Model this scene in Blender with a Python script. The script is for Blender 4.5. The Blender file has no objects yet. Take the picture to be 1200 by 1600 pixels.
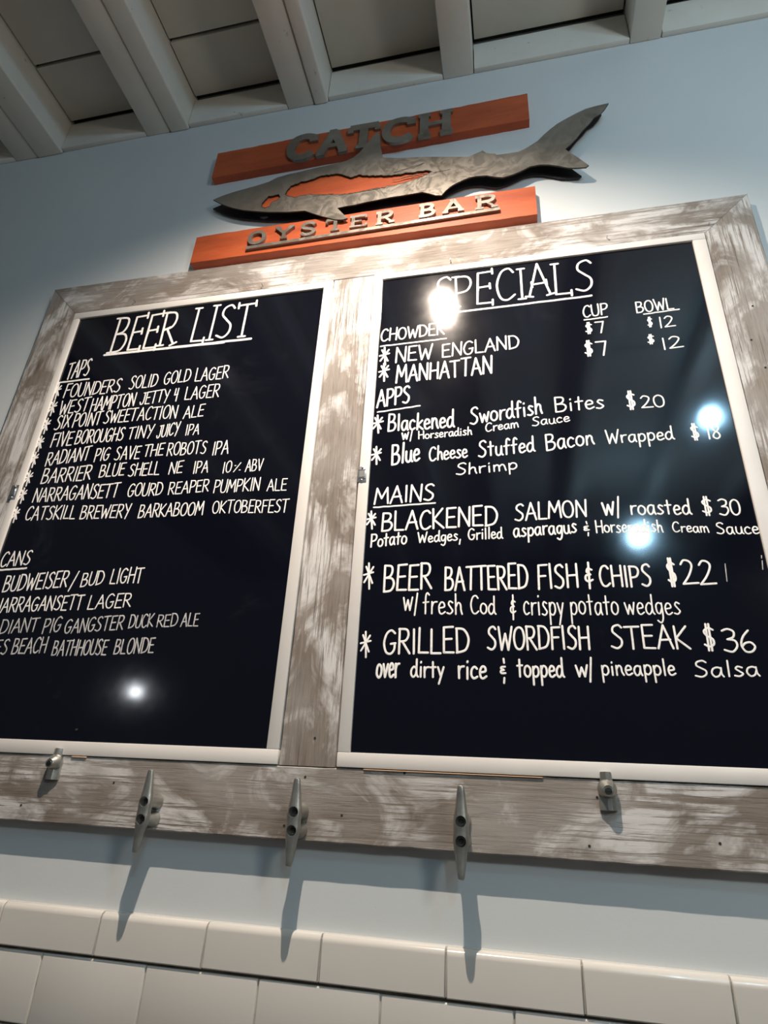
import bpy, bmesh, math, random
from mathutils import Vector, Matrix
from mathutils.geometry import tessellate_polygon
random.seed(7)
scene = bpy.context.scene

# ------------------------------------------------------------------ camera
EYE = 1.45                                   # eye height above the floor (m)
WALL = 0.866                                 # distance camera -> menu wall (m)
CR = ((0.97719637, 0.20627603, 0.05037317),  # camera right / down / forward in world axes
      (-0.0440987, 0.42921165, -0.90212675),
      (-0.20770787, 0.87933359, 0.42852057))
FPX = 953.684
cd = bpy.data.cameras.new('camera'); cam = bpy.data.objects.new('camera', cd)
scene.collection.objects.link(cam); scene.camera = cam
r, d, f = (Vector(v).normalized() for v in CR)
rot = Matrix((r, -d, -f)).transposed()
cam.matrix_world = Matrix.Translation((0, 0, EYE)) @ rot.to_4x4()
cd.sensor_fit = 'VERTICAL'; cd.sensor_height = 36; cd.lens = FPX * 36 / 1600
cd.clip_start = 0.01

def up(u, v, Y):
    """point of the wall-parallel plane y=Y seen at photo pixel (u, v)"""
    a, b = (u - 600) / FPX, (v - 800) / FPX
    w = r * a + d * b + f
    w = w * (Y / w.y)
    return Vector((w.x, Y, w.z + EYE))

# ------------------------------------------------------------------ world, lights, exposure
world = bpy.data.worlds.new('room_air'); scene.world = world; world.use_nodes = True
bg = world.node_tree.nodes['Background']
bg.inputs[0].default_value = (0.80, 0.92, 1.0, 1); bg.inputs[1].default_value = 0.06
scene.view_settings.view_transform = 'Standard'; scene.view_settings.look = 'None'
scene.view_settings.gamma = 1; scene.view_settings.use_curve_mapping = False
scene.view_settings.exposure = 0.0

def lamp(name, kind, loc, power, color, radius, target=None, angle=None, blend=.5):
    l = bpy.data.lights.new(name, kind); l.energy = power; l.color = color
    l.shadow_soft_size = radius
    o = bpy.data.objects.new(name, l); scene.collection.objects.link(o); o.location = loc
    if kind == 'SPOT': l.spot_size = math.radians(angle); l.spot_blend = blend
    if target: o.rotation_euler = (Vector(target) - Vector(loc)).to_track_quat('-Z', 'Y').to_euler()
    return o
def mirrored(u, v, D):
    p = up(u, v, .849); s = (.849 + D) / .849
    return (p.x * s, .849 - D, EYE + (p.z - EYE) * s)
# warm track lamp close to the wall, just above the field of view, its reflector aimed down the menu
key = mirrored(695, 481, .60)
lamp('track_lamp', 'SPOT', key, 116.0, (1.0, .84, .70), .009, (key[0] - .02, key[1] + .27, key[2] - 1.0), 130, 1.0)
# cool ceiling lamps of the room behind the viewer
lamp('ceiling_lamp', 'POINT', mirrored(1110, 652, 1.15), 8, (.38, .72, 1.0), .035)
lamp('ceiling_lamp', 'POINT', mirrored(998, 837, 2.1), 17, (.42, .75, 1.0), .045)
lamp('ceiling_lamp', 'POINT', mirrored(212, 1080, 6.0), 12, (.9, .95, 1.0), .05)
# warm white lamp of the room, to the right
lamp('room_lamp', 'POINT', (1.05, -.40, EYE + .72), 20, (1.0, .95, .84), .12)

# ------------------------------------------------------------------ materials
def mat(name, color=(.8, .8, .8), rough=.5, metal=0., build=None, coat=0., spec=.5):
    m = bpy.data.materials.new(name); m.use_nodes = True
    b = m.node_tree.nodes['Principled BSDF']
    b.inputs['Base Color'].default_value = (*color, 1); b.inputs['Roughness'].default_value = rough
    b.inputs['Metallic'].default_value = metal; b.inputs['Coat Weight'].default_value = coat
    b.inputs['Specular IOR Level'].default_value = spec
    if build: build(m.node_tree, b)
    return m
def nd(t, kind, **kw):
    n = t.nodes.new(kind)
    for k, v in kw.items():
        if hasattr(n, k): setattr(n, k, v)
        else: n.inputs[k.replace('_', ' ')].default_value = v
    return n
def coords(t, scale=(1, 1, 1), rnd=True):
    tc = nd(t, 'ShaderNodeTexCoord'); mp = nd(t, 'ShaderNodeMapping')
    mp.inputs['Scale'].default_value = scale
    t.links.new(tc.outputs['Object'], mp.inputs[0])
    if rnd:
        oi = nd(t, 'ShaderNodeObjectInfo'); m = nd(t, 'ShaderNodeMath', operation='MULTIPLY'); m.inputs[1].default_value = 17.
        t.links.new(oi.outputs['Random'], m.inputs[0]); t.links.new(m.outputs[0], mp.inputs['Location'])
    return mp.outputs[0]
def noise(t, vec, scale, detail=4, rough=.55, dist=0.):
    n = nd(t, 'ShaderNodeTexNoise'); n.inputs['Scale'].default_value = scale; n.inputs['Detail'].default_value = detail
    n.inputs['Roughness'].default_value = rough; n.inputs['Distortion'].default_value = dist
    t.links.new(vec, n.inputs['Vector']); return n.outputs['Fac']
def ramp(t, fac, stops):
    n = nd(t, 'ShaderNodeValToRGB'); e = n.color_ramp.elements
    while len(e) < len(stops): e.new(.5)
    for x, (p, c) in zip(e, stops):
        x.position = p; x.color = (*c, 1) if isinstance(c, tuple) else (c, c, c, 1)
    t.links.new(fac, n.inputs[0]); return n.outputs[0]
def mix(t, fac, a, b, mode='MIX'):
    n = nd(t, 'ShaderNodeMix', data_type='RGBA', blend_type=mode)
    for s, v in ((0, fac), (6, a), (7, b)):
        if isinstance(v, bpy.types.NodeSocket): t.links.new(v, n.inputs[s])
        elif isinstance(v, tuple): n.inputs[s].default_value = (*v, 1)
        else: n.inputs[s].default_value = v
    return n.outputs[2]
def mul(t, a, b):
    n = nd(t, 'ShaderNodeMath', operation='MULTIPLY'); t.links.new(a, n.inputs[0])
    if isinstance(b, bpy.types.NodeSocket): t.links.new(b, n.inputs[1])
    else: n.inputs[1].default_value = b
    return n.outputs[0]
def bump(t, b, h, strength=.3, dist=.002):
    n = nd(t, 'ShaderNodeBump'); n.inputs['Strength'].default_value = strength; n.inputs['Distance'].default_value = dist
    t.links.new(h, n.inputs['Height']); t.links.new(n.outputs[0], b.inputs['Normal'])

def wood_build(axis):
    def f_(t, b):
        s = (1, 6, 14) if axis == 'x' else (14, 6, 1)
        s2 = (1, 3, 1.5) if axis == 'x' else (1.5, 3, 1)
        v = coords(t, s); v2 = coords(t, s2)
        tone = noise(t, v2, 5, 3, .6)
        base = ramp(t, tone, [(.3, (.17, .135, .105)), (.5, (.26, .22, .185)), (.7, (.34, .31, .28))])
        fine = noise(t, v, 22, 6, .7)
        base = mix(t, .35, base, ramp(t, fine, [(.35, .1), (.65, .62)]), 'OVERLAY')
        patch = ramp(t, noise(t, v2, 9, 5, .62, .6), [(.45, 0.), (.58, 1.)])
        streak = ramp(t, noise(t, coords(t, (1, 6, 26) if axis == 'x' else (26, 6, 1)), 7, 8, .72), [(.42, 0.), (.50, 1.)])
        m1 = mul(t, patch, streak)
        wash = ramp(t, noise(t, v2, 7, 2, .5, .3), [(.42, 0.), (.75, .45)])
        c = mix(t, wash, base, (.50, .48, .46))
        c = mix(t, mul(t, m1, .8), c, (.74, .73, .72))
        crack = ramp(t, noise(t, coords(t, (1, 5, 60) if axis == 'x' else (60, 5, 1)), 9, 3, .6), [(.30, .85), (.335, 0.)])
        c = mix(t, crack, c, (.06, .042, .03))
        t.links.new(c, b.inputs['Base Color'])
        bump(t, b, mix(t, .5, streak, fine), .45, .0012)
    return f_
M = {}
M['wood_x'] = mat('whitewashed_wood_along', rough=.62, build=wood_build('x'))
M['wood_z'] = mat('whitewashed_wood_upright', rough=.62, build=wood_build('z'))

def wall_build(t, b):
    v = coords(t, rnd=False)
    n = noise(t, v, 3, 3)
    t.links.new(ramp(t, n, [(.3, (.63, .67, .68)), (.7, (.67, .705, .71))]), b.inputs['Base Color'])
    bump(t, b, noise(t, v, 260, 3), .10, .0008)
M['wall'] = mat('pale_blue_grey_paint', rough=.55, build=wall_build)
def ceil_build(t, b):
    v = coords(t, (1, 1, 1)); n = noise(t, v, 5, 5, .6)
    c = ramp(t, n, [(.3, (.68, .65, .58)), (.7, (.77, .75, .69))])
    dirt = ramp(t, noise(t, v, 30, 4, .7), [(.27, .6), (.34, 0.)])
    t.links.new(mix(t, dirt, c, (.30, .26, .22)), b.inputs['Base Color'])
    bump(t, b, noise(t, coords(t, (20, 1.5, 20)), 8, 4), .15, .002)
M['beam'] = mat('cream_painted_timber', rough=.6, build=ceil_build)
def deck_build(t, b):
    v = coords(t, (1, 1, 1)); n = noise(t, v, 4, 4, .6)
    t.links.new(ramp(t, n, [(.3, (.56, .535, .47)), (.7, (.66, .64, .58))]), b.inputs['Base Color'])
    bump(t, b, noise(t, v, 60, 3), .1, .002)
M['deck'] = mat('dull_cream_deck_board', rough=.7, build=deck_build)
M['dark_gap'] = mat('dark_gap', (.03, .026, .022), .9)
def tile_build(t, b):
    v = coords(t); n = noise(t, v, 6, 2)
    t.links.new(ramp(t, n, [(.3, (.64, .615, .57)), (.7, (.68, .655, .61))]), b.inputs['Base Color'])
    bump(t, b, noise(t, v, 30, 2), .08, .001)
M['tile'] = mat('glazed_cream_tile', rough=.16, build=tile_build, coat=.3)
def grout_build(t, b):
    v = coords(t, rnd=False)
    t.links.new(ramp(t, noise(t, v, 40, 4), [(.3, (.12, .09, .065)), (.7, (.30, .26, .21))]), b.inputs['Base Color'])
M['grout'] = mat('stained_grout', rough=.9, build=grout_build)
M['floor'] = mat('brown_floor_tile', (.18, .12, .09), .5, build=lambda t, b: t.links.new(ramp(t, noise(t, coords(t, rnd=False), 8), [(.3, (.14, .10, .075)), (.7, (.22, .16, .12))]), b.inputs['Base Color']))
def board_build(t, b):
    v = coords(t); n = noise(t, v, 5, 5, .65, .8)
    smear = ramp(t, n, [(.60, 0.), (.80, .10)])
    t.links.new(mix(t, smear, (.0035, .0042, .009), (.10, .11, .13)), b.inputs['Base Color'])
    t.links.new(ramp(t, noise(t, v, 9, 4), [(.3, .065), (.7, .10)]), b.inputs['Roughness'])
    bump(t, b, noise(t, v, 16, 2), .05, .0015)
M['black'] = mat('glossy_black_board', rough=.1, build=board_build)
def rail_build(t, b):
    v = coords(t); n = noise(t, v, 12, 4)
    t.links.new(ramp(t, n, [(.3, (.74, .71, .67)), (.7, (.80, .77, .73))]), b.inputs['Base Color'])
M['rail'] = mat('white_painted_rail', rough=.38, build=rail_build)
M['chalk'] = mat('white_chalk_marker', (.93, .91, .88), .55, build=lambda t, b: t.links.new(ramp(t, noise(t, coords(t, rnd=False), 120, 3), [(.25, (.74, .72, .70)), (.5, (.95, .93, .90))]), b.inputs['Base Color']))
M['chalk_faint'] = mat('thin_grey_chalk_marker', (.55, .55, .55), .6, build=lambda t, b: t.links.new(ramp(t, noise(t, coords(t, rnd=False), 160, 3), [(.3, (.36, .36, .36)), (.7, (.72, .71, .70))]), b.inputs['Base Color']))
def orange_build(t, b):
    v = coords(t, (1, 3, 5)); n = noise(t, v, 6, 5, .65)
    c = ramp(t, n, [(.3, (.36, .062, .020)), (.55, (.50, .095, .028)), (.75, (.58, .13, .04))])
    wear = ramp(t, noise(t, v, 40, 4, .7), [(.26, .7), (.31, 0.)])
    t.links.new(mix(t, wear, c, (.16, .05, .025)), b.inputs['Base Color'])
    bump(t, b, noise(t, coords(t, (1, 4, 16)), 14, 5), .3, .001)
M['orange'] = mat('orange_painted_plank', rough=.5, build=orange_build)
def steel_build(t, b):
    v = coords(t); n = noise(t, v, 14, 5, .6)
    sw = noise(t, v, 22, 3, .6, 2.5)
    t.links.new(ramp(t, n, [(.3, (.21, .19, .16)), (.7, (.35, .32, .28))]), b.inputs['Base Color'])
    t.links.new(ramp(t, sw, [(.4, .30), (.62, .55)]), b.inputs['Roughness'])
    bump(t, b, sw, .16, .0015)
M['steel'] = mat('ground_bare_steel', metal=.6, rough=.42, build=steel_build)
M['cut_edge'] = mat('burnt_cut_edge', (.03, .025, .02), .7, build=lambda t, b: bump(t, b, noise(t, coords(t), 90), .4, .001))
M['back_steel'] = mat('shadow_dark_steel', (.022, .024, .034), .55, .4, build=lambda t, b: bump(t, b, noise(t, coords(t), 40), .15, .001))  # near-black colour holds the shadow behind the fish's front plate
def zinc_build(t, b):
    v = coords(t); n = noise(t, v, 45, 5, .6)
    t.links.new(ramp(t, n, [(.3, (.34, .34, .315)), (.7, (.54, .54, .50))]), b.inputs['Base Color'])
    bump(t, b, noise(t, v, 300, 3), .2, .0006)
M['zinc'] = mat('galvanized_metal', metal=.9, rough=.40, build=zinc_build)
M['hole'] = mat('dark_screw_head', (.05, .05, .045), .5, .8, build=lambda t, b: bump(t, b, noise(t, coords(t), 300), .2, .0005))
M['latch'] = mat('zinc_plated_latch', metal=.9, rough=.3, color=(.55, .57, .58), build=lambda t, b: bump(t, b, noise(t, coords(t), 200), .1, .0005))

# ------------------------------------------------------------------ helpers
col = scene.collection
def link(name, me, m, parent=None):
    o = bpy.data.objects.new(name, me); col.objects.link(o)
    if m is not None: me.materials.clear(); me.materials.append(m)
    if parent is not None: o.parent = parent
    return o
def tag(o, label=None, cat=None, group=None, kind=None):
    for k, v in (('label', label), ('category', cat), ('group', group), ('kind', kind)):
        if v: o[k] = v
    return o
def root(name, loc, label, cat, group=None):
    o = bpy.data.objects.new(name, None); col.objects.link(o); o.location = loc
    o.empty_display_size = .02
    return tag(o, label, cat, group)
def mesh_of(bm, name, smooth=None):
    me = bpy.data.meshes.new(name); bmesh.ops.recalc_face_normals(bm, faces=bm.faces); bm.to_mesh(me); bm.free()
    if smooth is not None:
        for p in me.polygons: p.use_smooth = True
        me.set_sharp_from_angle(angle=math.radians(smooth))
    return me
def box_bm(x0, x1, y0, y1, z0, z1, bev=0., seg=2, bm=None):
    own = bmesh.new()
    bmesh.ops.create_cube(own, size=1)
    for v in own.verts:
        v.co = Vector(((x0 + x1) / 2 + v.co.x * (x1 - x0), (y0 + y1) / 2 + v.co.y * (y1 - y0), (z0 + z1) / 2 + v.co.z * (z1 - z0)))
    if bev: bmesh.ops.bevel(own, geom=list(own.edges), offset=bev, segments=seg, affect='EDGES', profile=.5)
    if bm is None: return own
    tmp = bpy.data.meshes.new('tmp'); own.to_mesh(tmp); own.free(); bm.from_mesh(tmp); bpy.data.meshes.remove(tmp)
    return bm
def box(name, m, parent, x0, x1, y0, y1, z0, z1, bev=0., seg=2):
    return link(name, mesh_of(box_bm(x0, x1, y0, y1, z0, z1, bev, seg), name, 40 if bev else None), m, parent)
def rough_board(name, m, parent, x0, x1, z0, z1, y0, y1, axis, rnd, miter=(0, 0), jit=.0004):
    """board with worn, slightly wavy edges; miter = slant at its two ends (towards the outer edge)"""
    L = (x1 - x0) if axis == 'x' else (z1 - z0)
    n = max(8, int(L / .012)); bm = bmesh.new(); rings = []
    rg = random.Random(rnd)
    for i in range(n + 1):
        t = i / n; j = [rg.uniform(-jit, jit) for _ in range(4)]
        if rg.random() < .05: j[rg.randrange(4)] += jit * 1.6
        c = .0015
        # cross-section corners: (across, depth)
        W = (z1 - z0) if axis == 'x' else (x1 - x0)
        prof = [(c + j[0], y0), (0 + j[0], y0 + c), (0, y1), (W, y1), (W + j[1], y0 + c), (W - c + j[1], y0)]
        ring = []
        for a, y in prof:
            fr = a / W
            s0 = miter[0] * (1 - fr) if miter[0] > 0 else -miter[0] * fr
            s1 = miter[1] * (1 - fr) if miter[1] > 0 else -miter[1] * fr
            l = s0 + (L - s0 - s1) * t
            p = (x0 + l, y, z0 + a) if axis == 'x' else (x0 + a, y, z0 + l)
            ring.append(bm.verts.new(p))
        rings.append(ring)
    for a, b in zip(rings, rings[1:]):
        for k in range(6): bm.faces.new((a[k], a[(k + 1) % 6], b[(k + 1) % 6], b[k]))
    bm.faces.new(rings[0]); bm.faces.new(list(reversed(rings[-1])))
    return link(name, mesh_of(bm, name, 35), m, parent)
def prism(name, m, parent, outline, holes, y0, y1, side=None):
    """flat plate in the wall plane, outline/holes as (x, z) lists, from depth y0 (front) to y1"""
    loops = [[Vector((x, 0, z)) for x, z in outline]] + [[Vector((x, 0, z)) for x, z in h] for h in holes]
    tri = tessellate_polygon([[Vector((p.x, p.z, 0)) for p in l] for l in loops])
    flat = [p for l in loops for p in l]
    me = bpy.data.meshes.new(name); n = len(flat)
    vs = [(p.x, y0, p.z) for p in flat] + [(p.x, y1, p.z) for p in flat]
    fs = [tuple(t) for t in tri] + [tuple(i + n for i in reversed(t)) for t in tri]; nf = len(fs)
    k = 0
    for l in loops:
        for i in range(len(l)):
            a, b = k + i, k + (i + 1) % len(l)
            fs.append((a, b, b + n, a + n))
        k += len(l)
    me.from_pydata(vs, [], fs); me.materials.append(m)
    bm = bmesh.new(); bm.from_mesh(me); bmesh.ops.recalc_face_normals(bm, faces=bm.faces)
    if side:
        me.materials.append(side)
        bm.faces.ensure_lookup_table()
        for i, f_ in enumerate(bm.faces): f_.material_index = 1 if i >= nf else 0
    bm.to_mesh(me); bm.free()
    o = bpy.data.objects.new(name, me); col.objects.link(o); o.parent = parent
    return o
def tube_bm(pts, radii, seg=16, sy=1., bm=None, cap=True):
    """round bar through pts with a radius each; sy flattens the local depth"""
    bm = bm or bmesh.new(); rings = []
    for i, p in enumerate(pts):
        p = Vector(p); a = Vector(pts[max(i - 1, 0)]); b = Vector(pts[min(i + 1, len(pts) - 1)])
        t = (b - a).normalized(); x = Vector((1, 0, 0)) if abs(t.x) < .9 else Vector((0, 0, 1))
        s = t.cross(x).normalized(); q = s.cross(t).normalized()
        rings.append([bm.verts.new(p + q * math.cos(k / seg * 2 * math.pi) * radii[i] + s * math.sin(k / seg * 2 * math.pi) * radii[i] * sy) for k in range(seg)])
    for a, b in zip(rings, rings[1:]):
        for k in range(seg): bm.faces.new((a[k], a[(k + 1) % seg], b[(k + 1) % seg], b[k]))
    if cap: bm.faces.new(rings[0]); bm.faces.new(list(reversed(rings[-1])))
    return bm

# ------------------------------------------------------------------ structure: wall, ceiling, floor
wall = tag(box('wall_back', M['wall'], None, -2.4, 2.0, WALL, WALL + .12, 0, EYE + 1.80), kind='structure')
floor = tag(box('floor', M['floor'], None, -2.4, 2.0, -3.0, WALL + .12, -.06, 0), kind='structure')
CZ = EYE + 1.558                      # underside of the joists
DZ = EYE + 1.665                      # underside of the deck
ceiling = tag(box('ceiling', M['dark_gap'], None, -2.4, 2.0, -3.0, WALL + .12, DZ + .022, DZ + .06), kind='structure')
beams = [(-1.710, -1.640, -1.562), (-1.310, -1.240, -1.160), (-.904, -.836, -.781), (-.508, -.440, -.403),
         (-.118, -.046, None), (.300, .366, None), (.700, .768, None), (1.11, 1.18, None)]
YB = -2.6
for i, (a, b, c) in enumerate(beams):
    box('joist', M['beam'], ceiling, a, b - .0012, YB, WALL, CZ, DZ + .02, .003)
    if c: box('joist', M['beam'], ceiling, b + .0012, c, YB, WALL, CZ - .004, DZ + .02, .005, 3)
for i in range(len(beams) - 1):
    x0 = (beams[i][2] or beams[i][1]) + .001; x1 = beams[i + 1][0] - .001
    box('blocking_board', M['beam'], ceiling, x0, x1, WALL - .012, WALL, CZ + .001, DZ - .008 + (.004 if i % 2 else 0), .002)
    # deck boards between the joists, their cross joints at different places in each bay
    ys = [WALL - .0125, (.56, .704, .713, .45, .40, .38, .5)[i], -.35, -1.1, -1.9, YB]
    for j in range(len(ys) - 1):
        dz = random.Random(i * 9 + j).uniform(-.003, .003)
        box('deck_board', M['deck'], ceiling, x0 + .002, x1 - .003, ys[j + 1] + .007, ys[j] - (.0045 if j == 0 else 0), DZ + .002 + dz, DZ + .0215, .0015)

# tiles: capped row of bullnose tiles, plain rows under it
TW, JX = .1508, .0020
ztop = EYE - .1485
def bullnose_mesh():
    bm = bmesh.new(); n = 8; R = .0085; T = .0105; H = .0482
    prof = [(0, 0)]
    for k in range(n + 1):
        a = k / n * math.pi / 2
        prof.append((-(T - R) - R * math.sin(a), -R + R * math.cos(a)))
    prof += [(-T, -H + .0015), (-T + .0015, -H), (0, -H)]
    W = TW - JX; xs = [0, .0008, W - .0008, W]
    rings = []
    for i, x in enumerate(xs):
        s = .0009 if i in (0, 3) else 0
        rings.append([bm.verts.new((x, min(0, y + s if y < -.001 else y), z - (s if k == 1 else 0))) for k, (y, z) in enumerate(prof)])
    m_ = len(prof)
    for a, b in zip(rings, rings[1:]):
        for k in range(m_): bm.faces.new((a[k], a[(k + 1) % m_], b[(k + 1) % m_], b[k]))
    bm.faces.new(rings[0]); bm.faces.new(list(reversed(rings[-1])))
    return mesh_of(bm, 'bullnose_tile', 35)
cap_me = bullnose_mesh(); cap_me.materials.append(M['tile'])
row_me = mesh_of(box_bm(0, TW - JX, -.0078, 0, -.0762 + .0015, 0, .0016, 3), 'wall_tile', 40); row_me.materials.append(M['tile'])
GX = -.2501                            # joint under the second board (from the photograph)
def put_tile(name, me, x, z, rg):
    o = bpy.data.objects.new(name, me); col.objects.link(o); o.parent = wall
    o.location = (x, WALL - rg.uniform(.0008, .0018), z + rg.uniform(-.0004, .0004)); return o
rg = random.Random(3)
for k in range(-9, 9):
    put_tile('cap_tile', cap_me, GX + k * TW + JX / 2, ztop, rg)
for rrow in range(4):
    for k in range(-9, 9):
        put_tile('wall_tile', row_me, GX + (k + (.5 if rrow % 2 == 0 else 0)) * TW + JX / 2, ztop - .0482 - .0040 - rrow * .0775, rg)
box('grout', M['grout'], wall, GX - 9.4 * TW, GX + 9.4 * TW, WALL - .0035, WALL, ztop - .0482 - 4 * .0778 - .004, ztop - .006)
M['pale_grout'] = mat('pale_joint_grout', (.50, .47, .42), .8, build=lambda t, b: t.links.new(ramp(t, noise(t, coords(t, rnd=False), 30, 3), [(.3, (.34, .30, .25)), (.6, (.56, .54, .49))]), b.inputs['Base Color']))
for z0_, z1_, dp in [(ztop - .0475, ztop - .0045, .0086)] + [(ztop - .0482 - .0040 - q * .0775 - .0745, ztop - .0482 - .0042 - q * .0775, .0072) for q in range(4)]:
    box('joint_grout', M['pale_grout'], wall, GX - 8.4 * TW, GX + 8.4 * TW, WALL - dp, WALL - .003, z0_, z1_)
box('caulk', M['tile'], wall, GX - 9 * TW, GX + 9 * TW, WALL - .0025, WALL, ztop - .006, ztop + .0006, .0006)

# ------------------------------------------------------------------ the whitewashed wooden frame
FY = .847
XL, XR, ZT, ZB = -.996, .4325, EYE + 1.0115, EYE - .0505
frame = root('menu_frame', (0, 0, 0), 'large whitewashed weathered wooden frame on the wall around both black menu boards', 'frame')
zi = EYE + .0375                      # top edge of bottom board
li, ri = -.9165, .3490                # inner edges of the side boards
ti = EYE + .9285
rough_board('board', M['wood_x'], frame, XL, XR, ti, ZT, FY, WALL, 'x', 1, ((li - XL), (XR - ri)))
# a hair between boards, as in the photograph's mitre
rough_board('board', M['wood_z'], frame, XL, li, zi + .0012, ZT, FY + .0006, WALL, 'z', 2, (0, (li - XL) * -1))
rough_board('board', M['wood_z'], frame, ri, XR, zi + .0012, ZT, FY + .0004, WALL, 'z', 3, (0, (XR - ri)))
rough_board('board', M['wood_z'], frame, -.3275, -.2467, zi + .0008, ti - .0008, FY + .0003, WALL, 'z', 4)
rough_board('board', M['wood_x'], frame, XL, XR, ZB, zi, FY, WALL, 'x', 5, jit=.0004)
M['lit_edge'] = mat('pale_lit_edge_timber', (.78, .55, .36), .7, build=lambda t, b: bump(t, b, noise(t, coords(t, (1, 5, 20)), 40), .3, .0005))
for (u0, v0), (u1, v1), h_ in [((568, 1202), (640, 1205), .0010), ((640, 1205), (848, 1214), .0010), ((113, 1182), (136, 1183), .0015)]:  # pale strips added as the board's lit top bevel; the last a wood chip
    a, b = up(u0, v0, FY), up(u1, v1, FY)
    box('lit_edge_sliver', M['lit_edge'], frame, a.x, b.x, FY - .0022, FY + .001, zi - h_, zi, .0004)
hole_me = mesh_of(tube_bm([(0, -.0004, 0), (0, .002, 0)], [.0016, .0016], 10), 'nail_hole', 60); hole_me.materials.append(M['dark_gap'])
for u, v in [(178, 1223), (33, 1258), (477, 1214), (444, 1290), (534, 1274), (933, 1246), (921, 1322), (492, 1153), (1174, 531), (1196, 574), (1176, 478), (119, 1140), (1125, 1318), (632, 1208)]:
    o = bpy.data.objects.new('nail_hole', hole_me); col.objects.link(o); o.parent = frame; o.location = up(u, v, FY)
nail_me = mesh_of(tube_bm([(0, 0, 0), (0, -.005, -.0006), (0, -.006, -.0007), (0, -.0066, -.0008)], [.0006, .0006, .0015, .0013], 8), 'nail', 50); nail_me.materials.append(M['zinc'])
for u, v in [(212, 472), (411, 447), (704, 408), (1107, 352), (948, 372)]:
    o = bpy.data.objects.new('nail', nail_me); col.objects.link(o); o.parent = frame; o.location = up(u, v, FY)

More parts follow.
